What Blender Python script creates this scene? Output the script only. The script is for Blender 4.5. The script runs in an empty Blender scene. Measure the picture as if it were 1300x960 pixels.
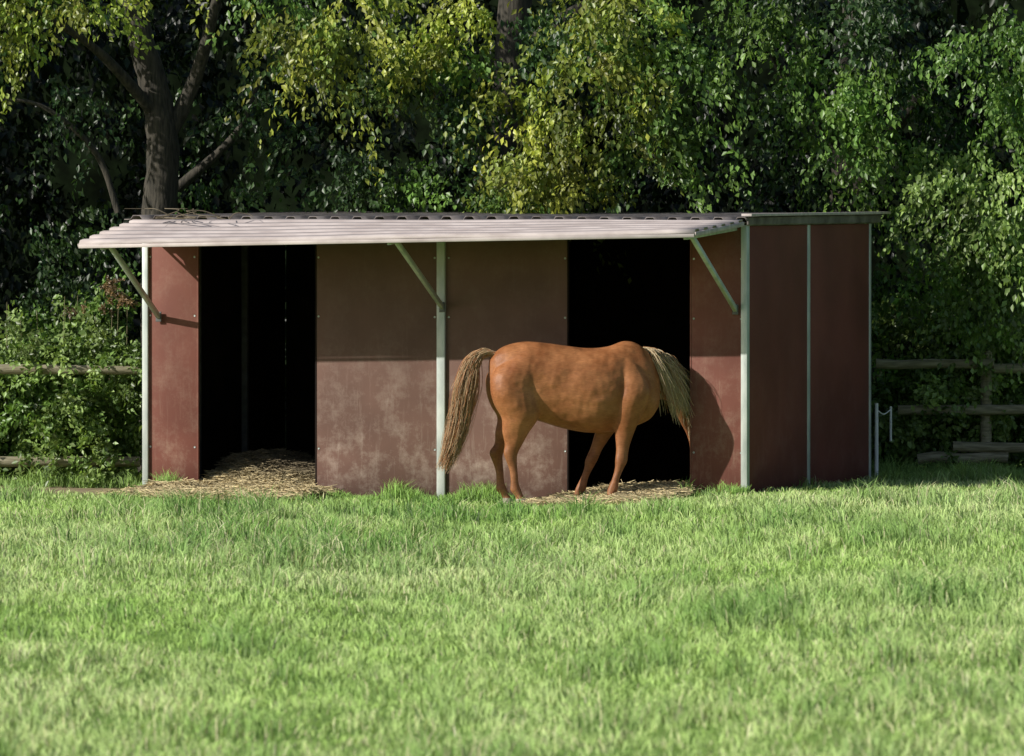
import bpy, bmesh, math, numpy as np
from mathutils import Vector, Matrix
rng=np.random.default_rng(7)
C=bpy.context; D=bpy.data
F=13100.0; H=3.2; HV=198.0
def W(u,v,y): return np.array([(u-650)/F*y, y, H-(v-HV)/F*y])

# ---------------------------------------------------------------- helpers
def link(o,parent=None):
    C.scene.collection.objects.link(o)
    if parent is not None: o.parent=parent
    return o
def empty(name,loc=(0,0,0),rz=0):
    e=D.objects.new(name,None); e.location=loc; e.rotation_euler=(0,0,rz); e.empty_display_size=.3
    return link(e)
def np_mesh(name,V,Fc,mat,col=None,parent=None,smooth=False):
    V=np.asarray(V,dtype=np.float32); Fc=np.asarray(Fc,dtype=np.int32)
    me=D.meshes.new(name); k=Fc.shape[1]
    me.vertices.add(len(V)); me.vertices.foreach_set('co',V.ravel())
    me.loops.add(Fc.size); me.loops.foreach_set('vertex_index',Fc.ravel())
    me.polygons.add(len(Fc)); me.polygons.foreach_set('loop_start',np.arange(0,Fc.size,k,dtype=np.int32))
    me.update(calc_edges=True)
    if col is not None:
        a=me.color_attributes.new(name="Col",type='FLOAT_COLOR',domain='POINT')
        cc=np.ones((len(V),4),dtype=np.float32); cc[:,:3]=col
        a.data.foreach_set('color',cc.ravel())
    if smooth: me.polygons.foreach_set('use_smooth',np.ones(len(Fc),dtype=bool))
    me.materials.append(mat)
    return link(D.objects.new(name,me),parent)
def box(name,x0,x1,y0,y1,z0,z1,mat,parent=None,bev=.003):
    V=[(x,y,z) for x in (x0,x1) for y in (y0,y1) for z in (z0,z1)]
    Fc=[(0,1,3,2),(4,6,7,5),(0,4,5,1),(2,3,7,6),(0,2,6,4),(1,5,7,3)]
    o=np_mesh(name,V,Fc,mat,parent=parent)
    if bev:
        m=o.modifiers.new('b','BEVEL'); m.width=bev; m.segments=2
    return o
def catmull(P,n):
    P=np.asarray(P,float)
    Q=np.vstack([2*P[0]-P[1],P,2*P[-1]-P[-2]]); out=[]
    for i in range(1,len(Q)-2):
        for t in np.linspace(0,1,n,endpoint=False):
            a,b,c,d=Q[i-1],Q[i],Q[i+1],Q[i+2]
            out.append(.5*((2*b)+(-a+c)*t+(2*a-5*b+4*c-d)*t*t+(-a+3*b-3*c+d)*t**3))
    out.append(P[-1]); return np.array(out)
def tube_arr(P,R,seg=8,n=5,wob=0):
    PR=catmull(np.hstack([np.asarray(P,float),np.asarray(R,float)[:,None]]),n)
    P=PR[:,:3];R=PR[:,3]; T=np.gradient(P,axis=0); T/=np.linalg.norm(T,axis=1)[:,None]
    V=[];ref=np.array([.31,.77,.12])
    for p,r,t in zip(P,R,T):
        a=np.cross(t,ref); a/=np.linalg.norm(a); b=np.cross(t,a)
        for k in range(seg):
            an=2*math.pi*k/seg; rr=r*(1+wob*(rng.random()-.5))
            V.append(p+(a*math.cos(an)+b*math.sin(an))*rr)
    Fc=[]
    for i in range(len(P)-1):
        for k in range(seg):
            k2=(k+1)%seg; Fc.append((i*seg+k,i*seg+k2,(i+1)*seg+k2,(i+1)*seg+k))
    return np.array(V),np.array(Fc)
def tubes(name,lst,mat,parent=None,seg=8,wob=0,n=5):
    VV=[];FF=[];o=0
    for P,R in lst:
        v,f=tube_arr(P,R,seg,n,wob); VV.append(v);FF.append(f+o);o+=len(v)
    return np_mesh(name,np.vstack(VV),np.vstack(FF),mat,parent=parent,smooth=True)
def vnoise(x,y,seed=0):
    g=np.random.default_rng(seed).random((256,256))
    xi=np.floor(x).astype(int);yi=np.floor(y).astype(int);fx=x-xi;fy=y-yi
    fx=fx*fx*(3-2*fx);fy=fy*fy*(3-2*fy)
    a=g[xi%256,yi%256];b=g[(xi+1)%256,yi%256];c=g[xi%256,(yi+1)%256];d=g[(xi+1)%256,(yi+1)%256]
    return (a*(1-fx)+b*fx)*(1-fy)+(c*(1-fx)+d*fx)*fy

# ---------------------------------------------------------------- materials
def newmat(name):
    m=D.materials.new(name); m.use_nodes=True; nt=m.node_tree
    return m,nt,nt.nodes['Principled BSDF']
def noisemat(name,c1,c2,scale=8,rough=.7,metal=0,stretch=(1,1,1),bump=0,detail=6,lo=.35,hi=.65,spec=.5):
    m,nt,b=newmat(name); N=nt.nodes;L=nt.links
    tc=N.new('ShaderNodeTexCoord');mp=N.new('ShaderNodeMapping');mp.inputs['Scale'].default_value=stretch
    no=N.new('ShaderNodeTexNoise');no.inputs['Scale'].default_value=scale;no.inputs['Detail'].default_value=detail
    cr=N.new('ShaderNodeValToRGB');cr.color_ramp.elements[0].position=lo;cr.color_ramp.elements[1].position=hi
    cr.color_ramp.elements[0].color=(*c1,1);cr.color_ramp.elements[1].color=(*c2,1)
    L.new(tc.outputs['Object'],mp.inputs[0]);L.new(mp.outputs[0],no.inputs[0]);L.new(no.outputs['Fac'],cr.inputs[0])
    L.new(cr.outputs[0],b.inputs['Base Color']);b.inputs['Roughness'].default_value=rough;b.inputs['Metallic'].default_value=metal
    b.inputs['Specular IOR Level'].default_value=spec
    if bump:
        bp=N.new('ShaderNodeBump');bp.inputs['Strength'].default_value=bump;bp.inputs['Distance'].default_value=.02
        L.new(no.outputs['Fac'],bp.inputs['Height']);L.new(bp.outputs[0],b.inputs['Normal'])
    return m
def leafmat(name,trans=.35,rough=.5,spec=.3,upn=0):
    m,nt,b=newmat(name);N=nt.nodes;L=nt.links
    a=N.new('ShaderNodeVertexColor');a.layer_name='Col'
    b.inputs['Roughness'].default_value=rough;b.inputs['Specular IOR Level'].default_value=spec
    t=N.new('ShaderNodeBsdfTranslucent');mx=N.new('ShaderNodeMixShader');mx.inputs[0].default_value=trans
    g=N.new('ShaderNodeMixRGB');g.blend_type='MULTIPLY';g.inputs[0].default_value=1;g.inputs[2].default_value=(1.3,1.35,.7,1)
    L.new(a.outputs[0],b.inputs['Base Color']);L.new(a.outputs[0],g.inputs[1]);L.new(g.outputs[0],t.inputs[0])
    L.new(b.outputs[0],mx.inputs[1]);L.new(t.outputs[0],mx.inputs[2]);L.new(mx.outputs[0],N['Material Output'].inputs[0])
    if upn:
        ge=N.new('ShaderNodeNewGeometry');v=N.new('ShaderNodeVectorMath');v.operation='ADD';v.inputs[1].default_value=(-.5*upn,-.25*upn,upn)
        nn=N.new('ShaderNodeVectorMath');nn.operation='NORMALIZE';L.new(ge.outputs['Normal'],v.inputs[0]);L.new(v.outputs[0],nn.inputs[0]);L.new(nn.outputs[0],b.inputs['Normal'])
    return m
def colmat(name,rough=.6,spec=.3):
    m,nt,b=newmat(name);a=nt.nodes.new('ShaderNodeVertexColor');a.layer_name='Col'
    nt.links.new(a.outputs[0],b.inputs['Base Color']);b.inputs['Roughness'].default_value=rough;b.inputs['Specular IOR Level'].default_value=spec
    return m
def plymat(name,base,scuff,amt=.5,flat=.22):
    m,nt,b=newmat(name);N=nt.nodes;L=nt.links
    tc=N.new('ShaderNodeTexCoord')
    n1=N.new('ShaderNodeTexNoise');n1.inputs['Scale'].default_value=3.4;n1.inputs['Detail'].default_value=12;n1.inputs['Roughness'].default_value=.8
    mp=N.new('ShaderNodeMapping');mp.inputs['Scale'].default_value=(20,20,1.8)
    n2=N.new('ShaderNodeTexNoise');n2.inputs['Scale'].default_value=1.0;n2.inputs['Detail'].default_value=8;n2.inputs['Roughness'].default_value=.75
    L.new(tc.outputs['Object'],n1.inputs[0]);L.new(tc.outputs['Object'],mp.inputs[0]);L.new(mp.outputs[0],n2.inputs[0])
    sx=N.new('ShaderNodeSeparateXYZ');L.new(tc.outputs['Object'],sx.inputs[0])
    mr=N.new('ShaderNodeMapRange');mr.inputs[1].default_value=.1;mr.inputs[2].default_value=1.5;mr.inputs[3].default_value=1;mr.inputs[4].default_value=flat
    L.new(sx.outputs[2],mr.inputs[0])
    r1=N.new('ShaderNodeValToRGB');r1.color_ramp.elements[0].position=.48;r1.color_ramp.elements[1].position=.64
    r2=N.new('ShaderNodeValToRGB');r2.color_ramp.elements[0].position=.54;r2.color_ramp.elements[1].position=.68
    L.new(n1.outputs['Fac'],r1.inputs[0]);L.new(n2.outputs['Fac'],r2.inputs[0])
    ad=N.new('ShaderNodeMath');ad.operation='MULTIPLY_ADD';L.new(r2.outputs[0],ad.inputs[0]);ad.inputs[1].default_value=.6;L.new(r1.outputs[0],ad.inputs[2])
    mu=N.new('ShaderNodeMath');mu.operation='MULTIPLY';L.new(ad.outputs[0],mu.inputs[0]);L.new(mr.outputs[0],mu.inputs[1])
    m2=N.new('ShaderNodeMath');m2.operation='MULTIPLY';m2.use_clamp=True;L.new(mu.outputs[0],m2.inputs[0]);m2.inputs[1].default_value=amt
    mx=N.new('ShaderNodeMixRGB');mx.inputs[1].default_value=(*base,1);mx.inputs[2].default_value=(*scuff,1);L.new(m2.outputs[0],mx.inputs[0])
    n3=N.new('ShaderNodeTexNoise');n3.inputs['Scale'].default_value=1.1;n3.inputs['Detail'].default_value=5;L.new(tc.outputs['Object'],n3.inputs[0])
    m3=N.new('ShaderNodeMapRange');m3.inputs[1].default_value=.35;m3.inputs[2].default_value=.65;m3.inputs[3].default_value=.78;m3.inputs[4].default_value=1.1;L.new(n3.outputs['Fac'],m3.inputs[0])
    # mud splash at the foot
    m4=N.new('ShaderNodeMapRange');m4.inputs[1].default_value=-.12;m4.inputs[2].default_value=.22;m4.inputs[3].default_value=.62;m4.inputs[4].default_value=1;L.new(sx.outputs[2],m4.inputs[0])
    m5=N.new('ShaderNodeMath');m5.operation='MULTIPLY';L.new(m3.outputs[0],m5.inputs[0]);L.new(m4.outputs[0],m5.inputs[1])
    vs=N.new('ShaderNodeVectorMath');vs.operation='SCALE';L.new(mx.outputs[0],vs.inputs[0]);L.new(m5.outputs[0],vs.inputs['Scale'])
    L.new(vs.outputs[0],b.inputs['Base Color']);b.inputs['Roughness'].default_value=.65;b.inputs['Specular IOR Level'].default_value=.2
    return m
M_leaf=leafmat('leaf',.32,.4,.5);M_grass=leafmat('grass_blade',.25,.5,.3,upn=1.2)
M_bark=noisemat('bark',(.02,.018,.013),(.07,.06,.045),6,.9,stretch=(6,6,1),bump=.6)
M_ply=plymat('red_ply',(.20,.074,.055),(.40,.27,.20),.5,.35)
M_plym=plymat('brown_ply',(.165,.092,.072),(.44,.35,.29),.6,.12)
M_plys=plymat('side_ply',(.18,.056,.044),(.26,.12,.10),.4)
M_int=noisemat('inner_ply_shade',(.012,.009,.008),(.025,.017,.014),3,.8,spec=.1)  # ply made near black: the shade of the closed bays is in the colour
M_galv=noisemat('galvanised',(.42,.46,.44),(.60,.63,.60),12,.5,.25,stretch=(1,1,.3))
M_sheet=noisemat('canopy_sheet',(.40,.34,.325),(.56,.49,.47),3,.7,stretch=(1,5,1),spec=.2)
M_roof=noisemat('roof_sheet',(.10,.085,.08),(.24,.21,.20),4,.8,stretch=(3,1,1),spec=.2)
M_wood=noisemat('fence_wood',(.17,.15,.09),(.36,.32,.22),5,.85,stretch=(1,8,8),bump=.3)
M_straw=colmat('straw',.7);M_hair=leafmat('hair',.25,.5,.3)

# ---------------------------------------------------------------- terrain
_tx=np.array([-200,-8,-5,-3.65,-2,-.7,.6,1.6,2.4,4,8,200]);_tz=np.array([-.10,-.10,-.10,-.12,-.16,-.19,-.17,-.11,-.05,-.04,-.02,0])
_fx=np.linspace(-200,200,4001);_fz=np.convolve(np.pad(np.interp(_fx,_tx,_tz),5,mode='edge'),np.ones(11)/11,'valid')
def ground_z(x,y):
    x=np.asarray(x,float);y=np.asarray(y,float)
    return np.interp(x,_fx,_fz)+(vnoise(x*.9+50,y*.5+3,3)-.5)*.09*np.clip((99.2-y)/5,0,1)
TH=math.radians(20.7);ct,st=math.cos(TH),math.sin(TH);A=np.array([2.275,100.0])
def Lx(u):
    k=(u-650)/F; return -(2.275-100*k)/(ct+st*k)
def to_loc(x,y):
    dx=x-A[0];dy=y-A[1]; return dx*ct-dy*st, dx*st+dy*ct
def dirt(x,y):
    lx,ly=to_loc(x,y)
    d=np.zeros_like(lx)
    inside=(lx>-6.4)&(lx<0.03)&(ly>-.02)&(ly<3.8); d[inside]=1
    w=vnoise(x*3,y*1.5,9)
    f=np.clip(1.15-(-ly)/(.35+1.9*np.exp(-((lx-Lx(325))/.8)**2)+1.7*np.exp(-((lx-Lx(790))/.7)**2)),0,1)*((lx>-6.3)&(lx<-.3))*(ly<=0)
    d=np.maximum(d,np.clip(f*1.6-w*.8,0,1))
    e=np.clip((y-101.2+w*.6)/.5,0,1)*np.clip((105-y)/1,0,1)*(x<-3.75)
    return np.maximum(d,np.clip(e,0,1))
gx=np.unique(np.concatenate([np.linspace(-9,9,121),np.linspace(-60,60,41),np.linspace(-900,900,31)]))
gy=np.unique(np.concatenate([np.linspace(48,100,131),np.linspace(98,107,61),np.linspace(-60,180,41),np.linspace(-700,1500,31)]))
X,Y=np.meshgrid(gx,gy);Z=ground_z(X,Y)-.004
nx,ny=len(gx),len(gy)
idx=np.arange(nx*ny).reshape(ny,nx)
Fc=np.stack([idx[:-1,:-1],idx[:-1,1:],idx[1:,1:],idx[1:,:-1]],-1).reshape(-1,4)
dm=dirt(X.ravel(),Y.ravel())
cg=np.array([.20,.32,.07]);cd=np.array([.34,.27,.17])
colg=cg*(1-dm[:,None])+cd*dm[:,None]
m,nt,b=newmat('ground');N=nt.nodes;L=nt.links
a=N.new('ShaderNodeVertexColor');a.layer_name='Col';no=N.new('ShaderNodeTexNoise');no.inputs['Scale'].default_value=9;no.inputs['Detail'].default_value=8
tc=N.new('ShaderNodeTexCoord');L.new(tc.outputs['Object'],no.inputs[0])
mr=N.new('ShaderNodeMapRange');mr.inputs[1].default_value=.3;mr.inputs[2].default_value=.7;mr.inputs[3].default_value=.55;mr.inputs[4].default_value=1.3
L.new(no.outputs['Fac'],mr.inputs[0]);vm=N.new('ShaderNodeVectorMath');vm.operation='SCALE';L.new(a.outputs[0],vm.inputs[0]);L.new(mr.outputs[0],vm.inputs['Scale'])
L.new(vm.outputs[0],b.inputs['Base Color']);b.inputs['Roughness'].default_value=.95;b.inputs['Specular IOR Level'].default_value=.1
ground=np_mesh('ground',np.stack([X.ravel(),Y.ravel(),Z.ravel()],-1),Fc,m,colg,smooth=True)

# ---------------------------------------------------------------- grass
def blades(x,y,h,w,col,lean=.9,ldir=None):
    n=len(x);z=ground_z(x,y)
    an=rng.random(n)*2*math.pi; bx=np.cos(an)*w/2;by=np.sin(an)*w/2
    la=rng.random(n)*2*math.pi if ldir is None else ldir+rng.normal(size=n)*1.2
    le=lean*h*(.1+1.2*rng.random(n)); lx=np.cos(la)*le;ly=np.sin(la)*le
    B=np.stack([x,y,z-.01],-1); S=np.stack([bx,by,0*x],-1);Ln=np.stack([lx,ly,0*x],-1);Up=np.stack([0*x,0*x,h],-1)
    V=np.stack([B-S,B+S,B+Up*.62+Ln*.3-S*.75,B+Up*.62+Ln*.3+S*.75,B+Up*.9+Ln],1).reshape(-1,3)
    o=(np.arange(n)*5)[:,None]
    T=np.stack([o+[0,1,3],o+[0,3,2],o+[2,3,4]],1).reshape(-1,3)
    cc=np.repeat(col,5,axis=0).reshape(n,5,3)*np.array([.65,.65,.95,.95,1.08])[None,:,None]
    return V,T,cc.reshape(-1,3)
NB=380000
yy=50+(rng.random(NB)**.85)*55.5; xx=(rng.random(NB)*2-1)*(.052*yy+2.6)
lx,ly=to_loc(xx,yy);keep=~((lx>-6.42)&(lx<.06)&(ly>-.03)&(ly<3.85))
keep&=rng.random(NB)>dirt(xx,yy)*1.05
cl=vnoise(xx*2.2,yy*1.1,21);keep&=(rng.random(NB)<.35+cl)
xx,yy=xx[keep],yy[keep]
n1=vnoise(xx*.7+9,yy*.22,11);n2=vnoise(xx*4.5,yy*1.9,12);n3=vnoise(xx*.35,yy*.12+4,13);n4=vnoise(xx*9,yy*3,14)
tuft=np.clip((vnoise(xx*2.1+4,yy*.7,15)-.66)*4,0,1)
zone=1.4*np.exp(-((xx+1.7)/1.7)**2-((yy-88)/4.5)**2)+1.1*np.exp(-((xx+.4)/1.6)**2-((yy-96)/1.8)**2)+.9*np.exp(-((xx+3.2)/.9)**2-((yy-96)/2)**2)+.7*np.exp(-((xx-2.2)/1.4)**2-((yy-74)/3.5)**2)+.6*np.exp(-((xx-2.8)/1.2)**2-((yy-92)/2.5)**2)
tuft=np.clip(tuft*.7+zone*np.clip((vnoise(xx*3+1,yy*.8,16)-.42)*4,0,1),0,1)
hh=(.022+.045*n2+.02*n1+.03*n4+.17*tuft)*(.45+1.0*rng.random(len(xx)))
hh=np.where(yy>97.5,hh*.7,hh)
lxx,lyy=to_loc(xx,yy)
nearop=(np.exp(-((lxx-Lx(330))/1.0)**2)+np.exp(-((lxx-Lx(780))/1.1)**2))*np.exp(-((lyy+1.3)/1.8)**2)
hh*=1-.7*np.clip(nearop,0,1)
c1=np.array([.36,.56,.13]);c2=np.array([.56,.71,.29]);c3=np.array([.13,.29,.055]);c4=np.array([.66,.64,.38])
mix=np.clip(.12+.9*(n1-.5)+.7*n3+.6*(n2-.5)+.5*(n4-.5)+.3*(rng.random(len(xx))-.5),0,1)[:,None]
col=c1*(1-mix)+c2*mix; col=col*(1-.85*tuft[:,None])+c3*.85*tuft[:,None]
dry=(rng.random(len(xx))<.05+.08*(n3>.6));col[dry]=c4
col*= (.7+.6*rng.random(len(xx)))[:,None]*(.75+.5*n4)[:,None]
col=np.clip(col,0,.85)
V,T,cc=blades(xx,yy,hh,.006+.006*rng.random(len(xx)),col,ldir=vnoise(xx*2.5,yy*1.8,18)*14)
np_mesh('grass',V,T,M_grass,cc)

# ---------------------------------------------------------------- stable
sh=empty('field_shelter',(A[0],A[1],0),-TH)
ZB=-.26
def panel(name,u0,u1,mat): return box(name,Lx(u0),Lx(u1),0.0,.02,ZB,2.50,mat,sh)
panel('front_panel_left',184,251,M_ply);panel('front_panel_mid_a',401,556,M_plym);panel('front_panel_mid_b',566,721,M_plym)
panel('front_panel_right',877,946,M_ply)
def post(name,x,y,w=.075,d=.06,z1=2.5,mat=M_galv): return box(name,x-w/2,x+w/2,y-d/2,y+d/2,ZB,z1,mat,sh)
post('post_left',-6.337+.03,-.004,.06);post('post_mid',Lx(561),-.012,.085,.05)
box('post_corner',-.052,.012,-.025,.05,ZB,2.53,M_galv,sh)
for i,u in enumerate((251,401,721,877)):
    box('edge_trim_%d'%i,Lx(u)-.008,Lx(u)+.008,-.004,.027,ZB,2.49,M_int if i in(1,2) else M_ply,sh,.002)
bv=[];bf=[]
for u in (404.5,552,570,717.5,881,941,191,247):
    for z in (.32,1.62,2.2):
        x=Lx(u);o=len(bv);r=.011
        for k in range(8): bv.append((x+r*math.cos(k*.785),-.006,z+r*math.sin(k*.785)))
        for k in range(8): bv.append((x+r*math.cos(k*.785),.001,z+r*math.sin(k*.785)))
        for k in range(8): bf.append((o+k,o+(k+1)%8,o+8+(k+1)%8,o+8+k))
        bf.append((o,o+1,o+2,o+3));bf.append((o,o+3,o+4,o+7));bf.append((o+4,o+5,o+6,o+7))
np_mesh('bolts',bv,bf,M_galv,parent=sh)
DEP=3.74
xm=1.83
box('side_panel_a',-.02,0.0,.052,xm-.03,ZB,2.52,M_plys,sh);box('side_panel_b',-.02,0.0,xm+.03,DEP-.05,ZB,2.52,M_plys,sh)
box('side_post',-.03,.008,xm-.038,xm+.038,ZB,2.521,M_galv,sh);box('side_post_back',-.03,.008,DEP-.055,DEP,ZB,2.521,M_galv,sh)
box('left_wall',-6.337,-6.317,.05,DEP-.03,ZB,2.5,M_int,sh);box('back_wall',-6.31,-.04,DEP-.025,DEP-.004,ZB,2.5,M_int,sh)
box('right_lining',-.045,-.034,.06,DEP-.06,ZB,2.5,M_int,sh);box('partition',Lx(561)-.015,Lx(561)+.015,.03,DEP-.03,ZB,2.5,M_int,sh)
M_dull=noisemat('dull_steel',(.10,.10,.10),(.16,.16,.16))
for i,yv in enumerate((1.25,2.5)): box('inner_post_%d'%i,-6.31,-6.25,yv,yv+.05,ZB,2.5,M_dull,sh)
for i,(a0,a1) in enumerate(((Lx(251),Lx(401)),(Lx(721),Lx(877)))):
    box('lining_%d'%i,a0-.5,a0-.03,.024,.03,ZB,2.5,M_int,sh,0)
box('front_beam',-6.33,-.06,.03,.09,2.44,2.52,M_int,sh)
per=.235
xs=[];zs=[];x=-6.50
while x<0.06:
    for fx,fz in ((0,0),(.28,0),(.40,1),(.72,1),(.84,0)):
        xs.append(x+fx*per);zs.append(fz)
    x+=per
xs=np.array(xs);zs=np.array(zs);k=xs<=0.05;xs=xs[k];zs=zs[k]
ysr=np.linspace(-.10,3.98,14)
V=[];
for y in ysr:
    for x,z in zip(xs,zs): V.append((x,y,2.572+.038*z+.018*(y/3.9)+.004*math.sin(x*1.7+y)))
n=len(xs);Fr=[(j*n+i,j*n+i+1,(j+1)*n+i+1,(j+1)*n+i) for j in range(len(ysr)-1) for i in range(n-1)]
o=np_mesh('roof',V,Fr,M_roof,parent=sh);s=o.modifiers.new('s','SOLIDIFY');s.thickness=.009;s.offset=-1
box('roof_verge',.022,.040,-.06,3.94,2.532,2.605,M_roof,sh)
box('roof_verge_cap',-.02,.085,-.10,4.12,2.616,2.640,M_sheet,sh,.001)
box('roof_verge_lining',.002,.020,-.02,3.9,2.523,2.57,M_roof,sh)
for i,yv in enumerate((.2,1.8,3.4)): box('purlin_%d'%i,-6.33,-.05,yv,yv+.06,2.505,2.562,M_int,sh)
CW=1.5;XL=-6.39;XR=0.0
def cz(x,y):
    q=-y/CW; zf=2.33+(2.455-2.33)*(x-XL)/(XR-XL); return 2.552*(1-q)+zf*q
ys=[];zz=[];pc=.25;q=0.0
while q<CW:
    for fy,fz in ((0,0),(.42,0),(.52,1),(.90,1)):
        if q+fy*pc<=CW: ys.append(-(q+fy*pc));zz.append(fz)
    q+=pc
ys.append(-CW);zz.append(0)
V=[];xc=np.linspace(XL,XR,25)
for y,z in zip(ys,zz):
    for x in xc: V.append((x,y,cz(x,y)+.036*z+.004*math.sin(x*2.3+y*3)))
n=len(xc);Fr=[(j*n+i,j*n+i+1,(j+1)*n+i+1,(j+1)*n+i) for j in range(len(ys)-1) for i in range(n-1)]
o=np_mesh('canopy',V,Fr,M_sheet,parent=sh);s=o.modifiers.new('s','SOLIDIFY');s.thickness=.006;s.offset=-1
def qbar(name,p0,p1,w,h,mat,par):
    p0=Vector(p0);p1=Vector(p1);d=(p1-p0).normalized();up=Vector((0,0,1))
    s=d.cross(up);s=s.normalized() if s.length>1e-3 else Vector((1,0,0));u=s.cross(d)
    V=[p+s*a*w/2+u*b_*h/2 for p in(p0,p1) for a in(-1,1) for b_ in(-1,1)]
    o=np_mesh(name,[tuple(v) for v in V],[(0,1,3,2),(4,6,7,5),(0,4,5,1),(2,3,7,6),(0,2,6,4),(1,5,7,3)],mat,parent=par)
    b=o.modifiers.new('b','BEVEL');b.width=.003;return o
qbar('canopy_front_trim',(XL,-CW-.008,cz(XL,-CW)-.016),(XR,-CW-.008,cz(XR,-CW)-.016),.014,.036,M_sheet,sh)
qbar('canopy_end_trim',(XR+.008,-CW,cz(XR,-CW)-.005),(XR+.008,-.11,cz(XR,-.11)-.005),.014,.045,M_sheet,sh)
qbar('canopy_end_trim_left',(XL-.008,-CW,cz(XL,-CW)-.005),(XL-.008,-.05,cz(XL,-.05)-.005),.014,.03,M_sheet,sh)
for nm,u,v,yd in (('left',203,402,102.2),('mid',563,390,101.1),('right',935,393,100)):
    x=Lx(u);z=H-(v-HV)/F*yd
    wt=1.27
    qbar('brace_'+nm,(x,-.03,z),(x,-wt,cz(x,-wt)-.045),.038,.05,M_galv,sh)
    box('brace_plate_'+nm,x-.03,x+.03,-.042,-.03,z-.05,z+.05,M_dull,sh)
    qbar('canopy_rafter_'+nm,(x,-.03,cz(x,0)-.055),(x,-CW+.03,cz(x,-CW)-.035),.04,.04,M_galv,sh)
cr=[]
for i in range(13):
    p=np.array([-6.1+rng.random()*.9,-.1-rng.random()*.5,2.60]);P=[p]
    for j in range(4): P.append(P[-1]+np.array([rng.normal()*.12,rng.normal()*.06,rng.normal()*.03]))
    P=np.array(P);P[:,2]=np.clip(P[:,2],2.58,2.68);cr.append((P,np.linspace(.006,.002,5)))
tubes('dried_creeper',cr,noisemat('dry_stem',(.10,.08,.05),(.2,.16,.10)),sh,seg=5)

# ---------------------------------------------------------------- straw
def strands(name,P,r0,r1,mat,col,parent=None):
    n,k,_=P.shape;T=np.gradient(P,axis=1);T/=np.linalg.norm(T,axis=2,keepdims=True)+1e-9
    ref=rng.normal(size=(n,1,3));a=np.cross(T,ref);a/=np.linalg.norm(a,axis=2,keepdims=True)+1e-9;b=np.cross(T,a)
    r=np.linspace(0,1,k)[None,:,None];r=r0*(1-r)+r1*r
    V=np.stack([P+(a*math.cos(t)+b*math.sin(t))*r for t in (0,2.094,4.189)],2).reshape(-1,3)
    base=(np.arange(n)*k*3)[:,None,None,None]+(np.arange(k-1)*3)[None,:,None,None]
    q=np.array([[0,1,4,3],[1,2,5,4],[2,0,3,5]])[None,None]
    Fq=(base+q).reshape(-1,4)
    return np_mesh(name,V,Fq,mat,np.repeat(col,k*3,axis=0),parent,smooth=True)
def loc2w(lx,ly): return A[0]+lx*ct+ly*st, A[1]-lx*st+ly*ct
def mound(lx,ly,kind):
    if kind==0:
        yf=np.clip((ly+.15)/.9,0,1);yf=yf*yf*(3-2*yf)
        return .30*yf*(.55+.45*np.exp(-((lx-Lx(285))/.55)**2))*(.75+.5*vnoise(lx*5,ly*5,61))+.10*np.exp(-((ly+.3)/.5)**2)*vnoise(lx*6,ly*6,62)
    return .07*np.exp(-((lx-Lx(800))/.8)**2-((ly-.2)/.7)**2)*(.6+.8*vnoise(lx*6,ly*6,63))
Ps=[];cs=[]
for kind,(x0,x1,y0,y1,n) in enumerate(((Lx(215),Lx(425),-1.9,1.9,36000),(Lx(725),Lx(885),-1.6,1.5,18000))):
    lx=x0+(x1-x0)*rng.random(n);ly=y0+(y1-y0)*rng.random(n)
    cut=vnoise(lx*4,ly*3,71)
    if kind==0: k=(ly>0)&((lx<Lx(255))|(lx>Lx(398)));k|=rng.random(n)<np.clip((-ly-.3)*.6+(cut-.5)*.6,0,.97)
    else: k=rng.random(n)<np.clip((-ly)*.6+(cut-.5)*.7,0,.97)
    k|=(ly>-.05)&(ly<.05)&((lx<Lx(255))|((lx>Lx(398))&(lx<Lx(724)))|(lx>Lx(874)))
    if kind==1: k|=(ly>0)&((lx<Lx(724))|(lx>Lx(874)))
    lx=lx[~k];ly=ly[~k];n=len(lx)
    wx,wy=loc2w(lx,ly);wz=ground_z(wx,wy)+mound(lx,ly,kind)+rng.random(n)*.05
    an=rng.random(n)*6.283;ln=.08+.16*rng.random(n)
    d=np.stack([np.cos(an)*ln,np.sin(an)*ln,rng.normal(size=n)*.035],-1);p=np.stack([wx,wy,wz],-1)
    Ps.append(np.stack([p-d/2,p+np.array([0,0,.012]),p+d/2],1))
    c=np.array([.80,.66,.38])*(.35+.8*rng.random(n))[:,None]
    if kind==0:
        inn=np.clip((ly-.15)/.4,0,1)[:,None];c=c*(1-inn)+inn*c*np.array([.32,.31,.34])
    cs.append(c)
strands('straw_bedding',np.concatenate(Ps),.0035,.003,M_straw,np.concatenate(cs))
gxm=np.linspace(Lx(252)+.02,Lx(400)-.02,30);gym=np.linspace(.04,1.9,30);GX,GY=np.meshgrid(gxm,gym)
wx,wy=loc2w(GX,GY);wz=ground_z(wx,wy)+mound(GX,GY,0)+vnoise(GX*12,GY*12,5)*.03-.004
idx=np.arange(900).reshape(30,30);Fm=np.stack([idx[:-1,:-1],idx[:-1,1:],idx[1:,1:],idx[1:,:-1]],-1).reshape(-1,4)
np_mesh('straw_heap',np.stack([wx.ravel(),wy.ravel(),wz.ravel()],-1),Fm,noisemat('straw_heap',(.07,.055,.035),(.17,.13,.085),25,.9),smooth=True)

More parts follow.
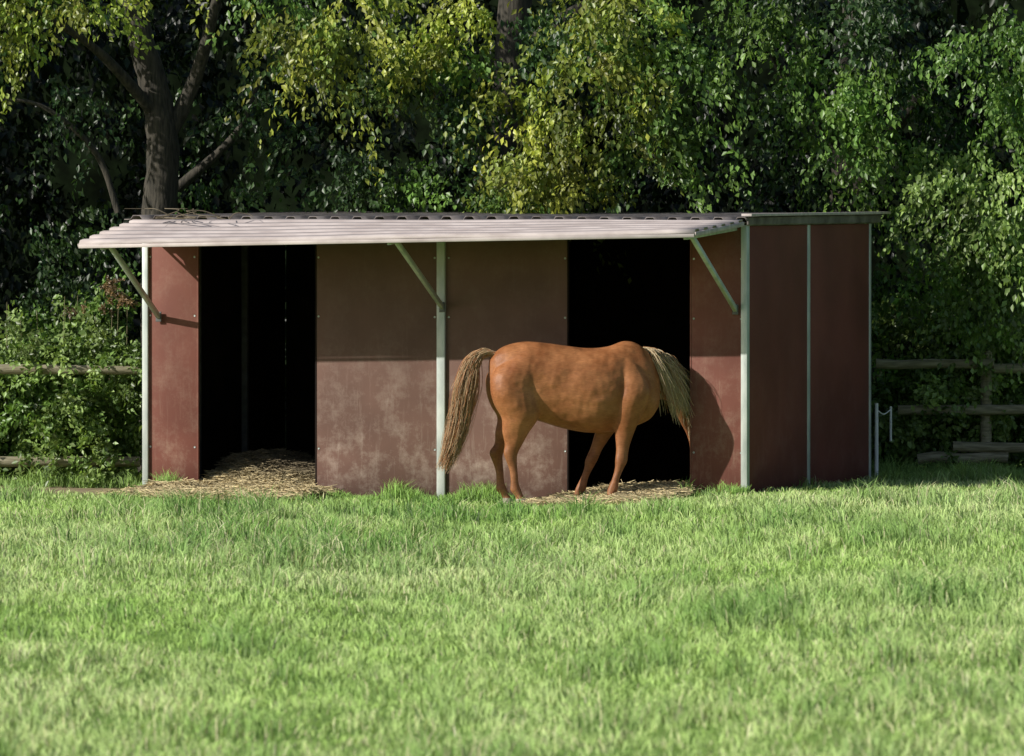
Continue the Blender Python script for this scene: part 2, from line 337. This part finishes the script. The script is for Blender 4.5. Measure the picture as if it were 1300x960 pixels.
# ---------------------------------------------------------------- horse
HX,HY,HZ=.571,99.85,-.19
yaw=math.radians(8)
horse=empty('horse',(HX,HY,HZ),yaw);horse.scale=(1.0,1.0,1.045)
hv=[];hf=[]
def loft(cs_,us,vs,ra,rb,seg=28,pw=2.0):
    off=len(hv);n=len(cs_)
    for c,u,v,a_,b_ in zip(cs_,us,vs,ra,rb):
        for k in range(seg):
            t=2*math.pi*k/seg;cx=math.copysign(abs(math.cos(t))**(2/pw),math.cos(t));sy=math.copysign(abs(math.sin(t))**(2/pw),math.sin(t))
            hv.append(tuple(np.array(c)+np.array(u)*a_*cx+np.array(v)*b_*sy))
    for i in range(n-1):
        for k in range(seg):
            k2=(k+1)%seg;hf.append((off+i*seg+k,off+i*seg+k2,off+(i+1)*seg+k2,off+(i+1)*seg+k))
    hf.append(tuple(off+k for k in range(seg))[::-1]);hf.append(tuple(off+(n-1)*seg+k for k in range(seg)))
def smoothrows(R,n=4): return catmull(R,n)
tr=smoothrows([(-.80,1.36,1.16,.06),(-.74,1.43,1.02,.14),(-.64,1.49,.90,.205),(-.48,1.525,.82,.25),(-.32,1.522,.79,.268),(-.08,1.492,.72,.292),(.16,1.465,.68,.318),(.36,1.480,.685,.30),(.52,1.53,.71,.24),(.66,1.50,.75,.20),(.78,1.39,.81,.165),(.86,1.22,.92,.09)])
loft([(r[0],0,(r[1]+r[2])/2) for r in tr],[(0,1,0)]*len(tr),[(0,0,1)]*len(tr),tr[:,3],(tr[:,1]-tr[:,2])/2,pw=2.15)
def limb(rows,y,dy=None):
    R=smoothrows(rows,4)
    loft([(r[0],y+math.copysign(1,y)*r[4],r[1]) for r in R],[(1,0,0)]*len(R),[(0,1,0)]*len(R),R[:,2],R[:,3],seg=20)
hind=lambda dx,dh:[(-.44,1.40,.14,.07,.0),(-.555,1.24,.235,.13,.01),(-.585,1.08,.225,.155,.015),(-.555,.94,.215,.155,.01),(-.52,.82,.18,.135,.01),(-.575+dx*.3,.69,.132,.092,.0),(-.61+dx*.6,.58,.088,.060,.0),(-.658+dx,.50,.072,.046,.0),(-.652+dx,.43,.055,.040,.0),(-.630+dx,.33,.040,.034,.0),(-.620+dx,.22,.040,.034,.0),(-.61+dx,.155,.054,.043,.0),(-.575+dx,.10,.041,.038,.0),(-.555+dx,.065,.053,.049,.0),(-.54+dx,.0,.070,.062,.0)]
limb(hind(.05,0),-.14);limb(hind(-.05,0),.14)
def fore(xe,xk,xh,y):
    limb([(.50,1.40,.07,.05,-.03),(.54,1.27,.12,.08,.0),(.60,1.10,.155,.115,.02),(.56,.95,.165,.115,.01),(xe,.80,.128,.092,-.01),(xe*.6+xk*.4,.67,.092,.067,-.02),(xe*.25+xk*.75,.53,.062,.050,-.02),(xk,.42,.061,.052,-.02),(xk*.85+xh*.15,.36,.046,.041,-.02),(xk*.5+xh*.5,.26,.037,.033,-.02),(xk*.2+xh*.8,.155,.052,.043,-.02),(xh+.005,.10,.040,.037,-.02),(xh+.02,.065,.053,.049,-.02),(xh+.035,.0,.070,.062,-.02)],y)
fore(.52,.47,.365,-.165);fore(.43,.22,.09,.165)
nk=smoothrows([(.42,0,1.17,.16,.29),(.64,.04,1.20,.145,.275),(.84,.20,1.20,.115,.225),(1.0,.42,1.15,.095,.185),(1.12,.62,1.07,.082,.15),(1.20,.75,.99,.075,.12)],5)
T=np.gradient(nk[:,:3],axis=0);T/=np.linalg.norm(T,axis=1)[:,None]
S=np.cross(T,[0,0,1]);S/=np.linalg.norm(S,axis=1)[:,None];U=np.cross(S,T)
loft(nk[:,:3],S,U,nk[:,3],nk[:,4],seg=24)
crest=nk[:,:3]+U*nk[:,4][:,None]*.97
pA=np.array([1.23,.76,1.05]);pB=np.array([1.40,1.05,.44]);dh=(pB-pA)/np.linalg.norm(pB-pA)
Fw=np.array([.617,.787,0]);Fw=Fw-dh*Fw.dot(dh);Fw/=np.linalg.norm(Fw);Sd=np.cross(dh,Fw)
hs=smoothrows([(0,.05,.06,0),(.08,.078,.10,-.01),(.25,.088,.135,-.025),(.42,.075,.115,-.015),(.6,.055,.085,0),(.78,.047,.066,.004),(.9,.052,.068,.0),(.98,.045,.055,-.004),(1.02,.025,.03,-.004)],4)
Lh=np.linalg.norm(pB-pA)
loft([pA+dh*Lh*r[0]+Fw*r[3] for r in hs],[Sd]*len(hs),[Fw]*len(hs),hs[:,1],hs[:,2],seg=22)
for sgn in(-1,1):
    b0=pA+Sd*sgn*.05;er=[(0,.028,.022),(.06,.03,.018),(.12,.018,.012),(.15,.005,.004)]
    ax=np.array([0,0,1])*.9+Sd*sgn*.35+Fw*.1;ax/=np.linalg.norm(ax)
    loft([b0+ax*e[0] for e in er],[Sd]*4,[Fw]*4,[e[1] for e in er],[e[2] for e in er],seg=12)
me=D.meshes.new('horse_body');me.from_pydata(hv,[],hf)
bm=bmesh.new();bm.from_mesh(me);bmesh.ops.recalc_face_normals(bm,faces=bm.faces);bm.to_mesh(me);bm.free()
m,nt,b=newmat('chestnut_coat');N=nt.nodes;L=nt.links
tc=N.new('ShaderNodeTexCoord');sx=N.new('ShaderNodeSeparateXYZ');L.new(tc.outputs['Object'],sx.inputs[0])
no=N.new('ShaderNodeTexNoise');no.inputs['Scale'].default_value=3.6;no.inputs['Detail'].default_value=9;no.inputs['Roughness'].default_value=.65;L.new(tc.outputs['Object'],no.inputs[0])
cr_=N.new('ShaderNodeValToRGB');cr_.color_ramp.elements[0].position=.34;cr_.color_ramp.elements[1].position=.66
cr_.color_ramp.elements[0].color=(.23,.078,.026,1);cr_.color_ramp.elements[1].color=(.42,.175,.072,1);L.new(no.outputs['Fac'],cr_.inputs[0])
mp=N.new('ShaderNodeMapping');mp.inputs['Scale'].default_value=(14,30,60);fn=N.new('ShaderNodeTexNoise');fn.inputs['Scale'].default_value=1.6;fn.inputs['Detail'].default_value=5
L.new(tc.outputs['Object'],mp.inputs[0]);L.new(mp.outputs[0],fn.inputs[0])
fr=N.new('ShaderNodeMapRange');fr.inputs[1].default_value=.3;fr.inputs[2].default_value=.7;fr.inputs[3].default_value=.84;fr.inputs[4].default_value=1.16;L.new(fn.outputs['Fac'],fr.inputs[0])
vs=N.new('ShaderNodeVectorMath');vs.operation='SCALE';L.new(cr_.outputs[0],vs.inputs[0]);L.new(fr.outputs[0],vs.inputs['Scale'])
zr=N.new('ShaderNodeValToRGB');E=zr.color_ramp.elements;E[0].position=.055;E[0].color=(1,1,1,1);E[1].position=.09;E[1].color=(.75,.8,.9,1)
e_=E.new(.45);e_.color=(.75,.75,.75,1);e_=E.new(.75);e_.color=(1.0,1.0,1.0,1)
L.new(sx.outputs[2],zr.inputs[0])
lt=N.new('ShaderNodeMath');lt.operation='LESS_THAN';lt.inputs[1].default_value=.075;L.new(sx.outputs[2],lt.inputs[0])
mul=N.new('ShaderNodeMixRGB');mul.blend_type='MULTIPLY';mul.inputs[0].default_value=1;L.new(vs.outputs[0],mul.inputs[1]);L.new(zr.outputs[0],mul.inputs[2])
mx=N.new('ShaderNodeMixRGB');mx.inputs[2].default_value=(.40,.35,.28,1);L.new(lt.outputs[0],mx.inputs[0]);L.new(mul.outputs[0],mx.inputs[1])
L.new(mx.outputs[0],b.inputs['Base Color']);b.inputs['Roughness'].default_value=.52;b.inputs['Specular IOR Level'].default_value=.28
nb=N.new('ShaderNodeTexNoise');nb.inputs['Scale'].default_value=4.2;nb.inputs['Detail'].default_value=1.8;L.new(tc.outputs['Object'],nb.inputs[0])
bp=N.new('ShaderNodeBump');bp.inputs['Strength'].default_value=.6;bp.inputs['Distance'].default_value=.07;L.new(nb.outputs['Fac'],bp.inputs['Height'])
bp2=N.new('ShaderNodeBump');bp2.inputs['Strength'].default_value=.4;bp2.inputs['Distance'].default_value=.004;L.new(fn.outputs['Fac'],bp2.inputs['Height']);L.new(bp.outputs[0],bp2.inputs['Normal']);L.new(bp2.outputs[0],b.inputs['Normal'])
me.materials.append(m)
ho=link(D.objects.new('body',me),horse)
r=ho.modifiers.new('r','REMESH');r.mode='VOXEL';r.voxel_size=.012;r.use_smooth_shade=True
s=ho.modifiers.new('s','SMOOTH');s.factor=.5;s.iterations=4
for sgn in(-1,1):
    bpy.ops.mesh.primitive_uv_sphere_add(radius=.02,segments=16,ring_count=10);e=C.object;e.name='eye_%d'%(sgn+1)
    e.parent=horse;e.location=tuple(pA+dh*Lh*.27+Sd*sgn*.078+Fw*.03);e.data.materials.append(noisemat('eye_%d'%(sgn+1),(.01,.006,.004),(.02,.01,.008),rough=.1))
# mane
n=1700;t=rng.random(n)**.85;ii=(t*(len(crest)-8)).astype(int)+7;ii=np.clip(ii,0,len(crest)-1)
p0=crest[ii]+rng.normal(size=(n,3))*.012;sd=S[ii].copy();sd[:,2]=0
sd*=np.where(sd[:,1:2]>0,-1,1);sd/=np.linalg.norm(sd,axis=1)[:,None]
lk=rng.integers(0,60,n);lw=rng.normal(size=(60,3))*.035
ln=(.24+.34*rng.random(n))[:,None];dn=np.array([0,0,-1.0]);wob=rng.normal(size=(n,3))*.018+lw[lk];fwd=np.array([.6,.35,0])*.20
out=(.11+.05*rng.random(n))[:,None]*np.clip(nk[ii,3]/.1,.7,1.4)[:,None]
P=np.stack([p0,p0+sd*out*.6+dn*ln*.08+np.array([0,0,.01]),p0+sd*out*1.05+dn*ln*.35+wob*.4,p0+sd*out*1.15+dn*ln*.7+wob*.8+fwd*.4,p0+sd*out*1.05+dn*ln*1.05+wob*1.3+fwd],1)
P=np.array([catmull(p,3) for p in P])
col=(np.array([.86,.70,.47])*(.55+.45*rng.random(n))[:,None]);red=rng.random(n)<.14;col[red]=np.array([.50,.28,.13])
strands('mane',P,.0036,.0015,M_hair,col,horse)
# tail
n=1500
key=np.array([(-.74,0,1.40),(-.85,0,1.425),(-.965,0,1.33),(-1.035,0,1.08),(-1.11,0,.72),(-1.24,0,.34)])
wd=np.array([.018,.026,.046,.066,.066,.045])
o3=rng.normal(size=(n,3));o3/=np.maximum(1,np.linalg.norm(o3,axis=1)/1.4)[:,None]
P=key[None]+o3[:,None,:]*wd[None,:,None]*np.array([1,.9,.5])[None,None,:]+rng.normal(size=(n,6,3))*.014*(wd/.08)[None,:,None]
lk=rng.integers(0,40,n);lw=rng.normal(size=(40,6,3))*.022*(wd/.07)[None,:,None];P+=lw[lk]
le=(.5+.5*rng.random(n)**.5)
P=np.array([catmull(p,4) for p in P]);kk=P.shape[1]
Q=np.empty_like(P);src=np.linspace(0,1,kk)
for i in range(n):
    for a_ in range(3): Q[i,:,a_]=np.interp(src*le[i],src,P[i,:,a_])
col=np.array([.74,.52,.31])*(.5+.5*rng.random(n))[:,None];red=rng.random(n)<.35;col[red]=np.array([.46,.21,.09])*(.7+.5*rng.random(red.sum()))[:,None]
strands('tail',Q,.0036,.0014,M_hair,col,horse)

# ---------------------------------------------------------------- foliage
PAL={'y':[(.33,.35,.06),(.20,.28,.05)],'m':[(.10,.20,.04),(.16,.26,.055)],'d':[(.026,.062,.018),(.052,.10,.026)],'k':[(.006,.014,.005),(.013,.026,.008)],'b':[(.30,.20,.11),(.20,.13,.07)],'h':[(.15,.25,.06),(.26,.35,.11)]}  # k is a near-black leaf tone with shade put into the colour
def spray(lobes,size=.075,per=46,droop=.7,sl=.6,grp=7,sub=.18):
    P=[];DD=[];CC=[];SZ=[]
    for (c,r,n,pal) in lobes:
        c=np.array(c);r=np.array(r)
        ns=max(3,n//grp)
        d0=rng.normal(size=(ns,3));d0[:,1]-=.6;d0/=np.linalg.norm(d0,axis=1)[:,None]
        sc=c+d0*r*(.25+.8*rng.random(ns)**.6)[:,None]
        br0=.5+.95*rng.random(ns)
        k=rng.integers(0,ns,n);d=d0[k]
        base=sc[k]+rng.normal(size=(n,3))*np.array([sub,sub,sub*.7])
        outd=d.copy();outd[:,2]*=.4;outd+=rng.normal(size=(n,3))*.5;outd[:,2]-=.15;outd/=np.linalg.norm(outd,axis=1)[:,None]
        L0=sl*(.5+.8*rng.random(n));pb=rng.random(n);br=br0[k]*(.85+.3*rng.random(n))
        t=rng.random((n,per));
        pos=base[:,None,:]+outd[:,None,:]*(t*L0[:,None])[...,None]
        pos[...,2]-=droop*(t**2)*L0[:,None]
        pos+=rng.normal(size=pos.shape)*np.array([.055,.055,.05])*(sl/.6)
        ld=outd[:,None,:]*.4+rng.normal(size=pos.shape)*.6+np.array([0,0,-.8*droop/.55])
        ld/=np.linalg.norm(ld,axis=2,keepdims=True)
        c1,c2=np.array(PAL[pal][0]),np.array(PAL[pal][1])
        cc=(c1*(1-pb[:,None])+c2*pb[:,None])*br[:,None]
        cc=cc[:,None,:]*(.65+.7*rng.random((n,per,1)))
        P.append(pos.reshape(-1,3));DD.append(ld.reshape(-1,3));CC.append(cc.reshape(-1,3));SZ.append(size*(.6+.7*rng.random(n*per)))
    return np.concatenate(P),np.concatenate(DD),np.concatenate(CC),np.concatenate(SZ)
def leaves(name,lobes,parent,**kw):
    p,d,c,s=spray(lobes,**kw)
    k=p[:,2]>-.12;p,d,c,s=p[k],d[k],c[k],s[k];n=len(p)
    nr=rng.normal(size=(n,3))*.9+np.array([-.8,-.7,.7]);sd=np.cross(d,nr);sd/=np.linalg.norm(sd,axis=1)[:,None]+1e-9;nn=np.cross(sd,d)
    s=s[:,None]
    V=np.stack([p,p+d*s*.45+sd*s*.30+nn*s*.10,p+d*s-nn*s*.08,p+d*s*.45-sd*s*.30+nn*s*.10],1).reshape(-1,3)
    o=(np.arange(n)*4)[:,None];Tt=np.stack([o+[0,1,2],o+[0,2,3]],1).reshape(-1,3)
    return np_mesh(name,V,Tt,M_leaf,np.repeat(c,4,axis=0),parent)
def LB(u,v,ru,rv,y,n,pal,ry=.6):
    c=W(u,v,y);sc=y/F;return (c,(ru*sc,ry,rv*sc),n,pal)
def tree(name,root,limbs,lobes,**kw):
    e=empty(name,(0,0,0));tubes('trunk_and_limbs',limbs,M_bark,e,seg=10,wob=.12);leaves('foliage',lobes,e,**kw)
w=lambda u,v,y:tuple(W(u,v,y))
tree('beech_tree',None,[
 ([w(205,600,106),w(205,400,106),w(203,270,106),w(207,190,106),w(196,110,106),w(170,0,106),w(150,-260,106.3)],[.26,.22,.19,.17,.15,.12,.04]),
 ([w(203,190,106),w(240,120,106),w(268,30,105.7),w(300,-120,105.4)],[.10,.08,.06,.03]),
 ([w(200,150,106),w(150,90,105.6),w(105,50,105.3),w(40,10,105)],[.07,.055,.04,.02]),
 ([w(150,270,104.9),w(128,205,104.9),w(90,160,104.7),w(40,130,104.6),w(-20,128,104.5)],[.035,.033,.028,.02,.012]),
 ([w(225,240,106.6),w(300,170,106.6),w(330,100,106.6)],[.06,.04,.02])],
 [LB(45,0,95,24,104.6,32,'y'),LB(-60,-60,150,90,105,46,'m'),LB(180,-45,130,25,105.2,18,'y'),LB(330,-15,90,30,104.9,22,'m'),
  LB(60,110,100,60,105.6,13,'d'),LB(280,110,90,80,106.8,11,'d'),LB(30,300,80,60,105.8,24,'d'),LB(120,345,70,40,105.2,24,'d'),LB(310,250,80,40,106.6,12,'d'),
  LB(150,-280,380,200,106.5,150,'m',2.2)])
tree('hornbeam_tree',None,[
 ([w(640,600,107.5),w(645,300,107.5),w(650,100,107.5),w(660,-100,107.4),w(670,-350,107.5)],[.3,.24,.2,.15,.05]),
 ([w(648,200,107.5),w(720,100,106.8),w(800,40,106)],[.11,.08,.03]),([w(648,220,107.5),w(560,120,106.8),w(480,50,106)],[.11,.08,.03]),
 ([w(655,60,107.5),w(800,-20,106.6),w(930,-60,106)],[.1,.06,.03])],
 [LB(425,22,70,50,104.6,48,'y'),LB(520,85,60,42,104.9,30,'m'),LB(600,50,45,50,104.4,32,'y'),LB(400,170,80,50,105.8,14,'d'),LB(490,225,90,40,105.3,32,'d'),
  LB(590,150,60,50,105,24,'d'),LB(700,215,60,36,103.9,42,'y'),LB(745,130,80,65,104.2,68,'y'),LB(850,205,55,40,104.3,30,'m'),LB(850,75,75,50,104.2,46,'m'),
  LB(780,5,80,25,103.9,32,'y'),LB(670,50,60,50,104.9,34,'d'),LB(630,262,50,14,104.6,20,'m'),LB(540,258,50,12,104.8,16,'m'),LB(650,-230,420,180,106.8,170,'m',2.2)])
tree('sycamore_tree',None,[
 ([w(1080,600,108),w(1075,300,108),w(1085,100,108),w(1090,-150,108),w(1080,-350,108)],[.28,.22,.18,.12,.05]),
 ([w(1078,260,108),w(1160,130,107),w(1240,60,106)],[.1,.07,.03]),([w(1078,200,108),w(1000,100,107),w(960,20,106)],[.09,.06,.03])],
 [LB(1000,30,70,45,105,28,'m'),LB(1090,15,60,40,105,26,'d'),LB(950,150,40,80,105.9,12,'d'),LB(1075,115,75,50,104.6,48,'m'),LB(1085,205,65,40,104.7,34,'m'),LB(1170,30,90,50,105,34,'d'),
  LB(1270,80,60,75,104.3,62,'m'),LB(1180,170,80,50,105,26,'d'),LB(1245,240,75,45,104.4,54,'h'),LB(1190,330,70,45,104.9,36,'m'),LB(1275,345,60,50,104.6,50,'h'),LB(1010,250,50,25,105.4,18,'d'),
  LB(1400,150,120,200,105.5,90,'m'),LB(1150,-260,400,180,106.8,160,'m',2.2)])
for i,(uu,pal) in enumerate(((-420,'m'),(-900,'d'),(1720,'m'))):  # outer trees, out of view; the left ones added to shade the woodland
    tree('offview_ash_tree',None,[([w(uu,600,107),w(uu+10,200,107),w(uu,-100,107),w(uu-15,-350,107)],[.25,.2,.14,.05])],
     [LB(uu,-100,330,330,107,220,pal,2.2),LB(uu,250,260,180,106.5,110,pal,1.5)],size=.12)
under=[LB(u,v,150,130,109.5,38,'k',.9) for u in range(-250,1600,190) for v in (20,220,420)]  # understorey leaves coloured near black to paint the shade in the foliage gaps
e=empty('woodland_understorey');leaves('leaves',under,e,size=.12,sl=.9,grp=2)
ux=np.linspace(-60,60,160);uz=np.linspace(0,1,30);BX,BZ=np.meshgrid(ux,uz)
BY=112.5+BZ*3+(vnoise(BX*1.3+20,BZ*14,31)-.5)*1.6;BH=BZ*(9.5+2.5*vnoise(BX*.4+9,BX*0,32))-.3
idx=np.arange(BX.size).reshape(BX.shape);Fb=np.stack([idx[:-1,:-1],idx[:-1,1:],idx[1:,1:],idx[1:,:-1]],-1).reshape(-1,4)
np_mesh('woodland_shade_backdrop',np.stack([BX.ravel(),BY.ravel(),BH.ravel()],-1),Fb,noisemat('painted_shade_foliage',(.003,.005,.002),(.009,.016,.006),5,.95,spec=.05),smooth=True)  # near-black backdrop bank: the deep shade behind the leaves is put into its colour
# hedges
hl=[LB(u,v,75,45,y,n_,p) for u,v,y,n_,p in ((20,460,104.5,80,'h'),(120,440,104.6,80,'h'),(60,520,104.3,95,'h'),(150,510,104.3,70,'m'),(10,545,104.3,60,'m'),(120,560,104.3,60,'h'),(-90,480,104.5,110,'h'),(-90,550,104.3,100,'m'),(100,395,104.9,22,'m'))]
hl+=[LB(-200-130*i,500,110,90,104.6,120,'h') for i in range(5)]
e=empty('bramble_hedge');leaves('leaves',hl,e,size=.072,sl=.44,droop=.2,grp=5,sub=.15)
st_=[]
for u in (8,30,52,78,96,118,137,146,160):
    y=103.9+.3*rng.random();v0=400+rng.random()*30;tp=372+rng.random()*40;q=rng.normal()*8
    st_.append(([w(u,560,y),w(u+q*.3,480,y),w(u+q,tp,y-.05)],[.007,.006,.003]))
tubes('stems',st_,noisemat('weed_stem',(.12,.12,.05),(.22,.18,.10)),e,seg=5)
leaves('dead_heads',[LB(140,370,16,8,103.9,14,'b',.1),LB(150,386,10,10,103.9,8,'b',.1),LB(96,392,8,6,103.9,4,'b',.1)],e,size=.03,sl=.12,droop=.1,per=40,sub=.05)
hr=[LB(u,v,75,42,y,n_,p) for u,v,y,n_,p in ((1150,425,106.2,80,'h'),(1240,420,106,85,'h'),(1170,500,105.9,70,'m'),(1270,500,105.9,70,'h'),(1140,550,105.8,50,'m'),(1230,555,105.9,50,'m'),(1310,440,105.8,80,'h'),(1340,540,105.8,80,'m'),(1200,385,106.3,60,'m'))]
hr+=[LB(1170,545,35,30,104.9,22,'h',.2),LB(1275,500,40,26,104.9,26,'h',.2),LB(1215,425,45,22,104.9,24,'h',.2),LB(1160,490,30,22,104.5,12,'h',.15)]
hr+=[LB(1430+130*i,490,110,90,106,120,'h') for i in range(4)]
e=empty('shrub_hedge');leaves('leaves',hr,e,size=.072,sl=.44,droop=.2,grp=5,sub=.15)

# ---------------------------------------------------------------- fences
def fence(name,y,us,rails,posts,top):
    e=empty(name)
    l=[]
    for (v,u0,u1,r) in rails:
        P=[];k=6
        for i in range(k):
            f=i/(k-1);q=W(u0+(u1-u0)*f,v+rng.normal()*1.2,y);P.append(q)
        l.append((P,[r*(.9+.2*rng.random()) for _ in range(k)]))
    tubes('rails',l,M_wood,e,seg=10,wob=.1)
    l=[]
    for u in posts:
        q=W(u,top,y+.11);l.append(([(q[0],q[1],-.3),(q[0],q[1],.5),(q[0]+.01,q[1],q[2]-.01),(q[0]+.01,q[1],q[2])],[.06,.058,.055,.001]))
    tubes('posts',l,M_wood,e,seg=10,wob=.1)
fence('wooden_fence',103.45,None,[(470,-900,178,.048),(586,-900,178,.05)],[-700,-480,-260,-40,200],450)
fence('wooden_fence',104.6,None,[(463,1112,1262,.05),(468,1262,1800,.05),(522,1140,1800,.048),(582,1165,1280,.058),(568,1210,1800,.05)],[1252,1480,1700],450)
hr=[LB(60,455,45,12,103.3,9,'h',.1),LB(110,520,60,30,103.6,30,'h',.15),LB(20,500,50,22,103.6,24,'m',.15),LB(150,595,35,20,103.3,16,'h',.15),LB(90,575,30,14,103.3,8,'h',.1),LB(150,450,25,30,103.6,20,'h',.15)]
e=empty('bramble_sprigs');leaves('leaves',hr,e,size=.065,sl=.40,droop=.2,grp=4,sub=.12)
g=empty('fence_stake')
tubes('stakes',[([w(1113,612,103.6),w(1113,560,103.6),w(1113,512,103.6)],[.02,.02,.018]),([w(1131,560,103.8),w(1131,540,103.8),w(1131,516,103.8)],[.012]*3),([w(1113,520,103.6),w(1122,526,103.7),w(1131,520,103.8)],[.006]*3)],noisemat('white_plastic',(.6,.6,.6),(.75,.75,.75)),g)
n=20000
x=np.concatenate([-9+5.3*rng.random(n//4),3.65+5.0*rng.random(3*n//4)]);y=np.concatenate([102.9+1.2*rng.random(n//4),102.6+2.2*rng.random(3*n//4)])
lx,ly=to_loc(x,y);k=~((lx>-6.45)&(lx<.1)&(ly>-.1)&(ly<3.9));x=x[k];y=y[k]
hh=(.05+.2*vnoise(x*4,y*2,44)**2)*(.6+.7*rng.random(len(x)));col=np.array([.30,.46,.12])*(.6+.8*rng.random(len(x)))[:,None]
V,T_,cc=blades(x,y,hh,.008+0*x,col);np_mesh('rank_grass',V,T_,M_grass,cc)
n=8000
lx=-6.3+6.35*rng.random(n);ly=-.04-.35*rng.random(n)**1.5
k=~(((lx>Lx(245))&(lx<Lx(412)))|((lx>Lx(715))&(lx<Lx(875))));k&=rng.random(n)<vnoise(lx*4,ly*0,77)*1.4
x,y=loc2w(lx[k],ly[k]);hh=(.05+.20*vnoise(lx[k]*5,ly[k]*0,78)**2)*(.5+.8*rng.random(len(x)))
col=np.array([.30,.50,.12])*(.6+.8*rng.random(len(x)))[:,None]
V,T_,cc=blades(x,y,hh,.008+0*x,col,lean=.6);np_mesh('edge_grass',V,T_,M_grass,cc)

# ---------------------------------------------------------------- light / world / camera
S_=np.array([-1.304,-.576,.75]);el=math.atan2(S_[2],math.hypot(S_[0],S_[1]));az=math.atan2(S_[0],S_[1])
w_=D.worlds.new('World');C.scene.world=w_;w_.use_nodes=True;nt=w_.node_tree
sk=nt.nodes.new('ShaderNodeTexSky');sk.sky_type='NISHITA';sk.sun_disc=False;sk.sun_elevation=el;sk.sun_rotation=az%(2*math.pi)
nt.links.new(sk.outputs[0],nt.nodes['Background'].inputs[0]);nt.nodes['Background'].inputs[1].default_value=.09
ld=D.lights.new('sun','SUN');ld.energy=5.0;ld.angle=math.radians(.5);ld.color=(1,.96,.88)
lo=link(D.objects.new('sun',ld));lo.rotation_euler=Vector(tuple(S_)).to_track_quat('Z','Y').to_euler();lo.location=(-20,80,20)
cd=D.cameras.new('camera');cam=link(D.objects.new('camera',cd));cam.location=(0,0,H)
cd.sensor_width=36;cd.lens=36*F/1300;cd.clip_end=4000;cd.clip_start=1
cam.rotation_euler=(math.radians(90)-math.atan((480-HV)/F),0,0)
cd.dof.use_dof=True;cd.dof.focus_distance=100;cd.dof.aperture_fstop=6.3
C.scene.camera=cam
C.scene.view_settings.view_transform='Standard';C.scene.view_settings.look='None';C.scene.view_settings.exposure=0
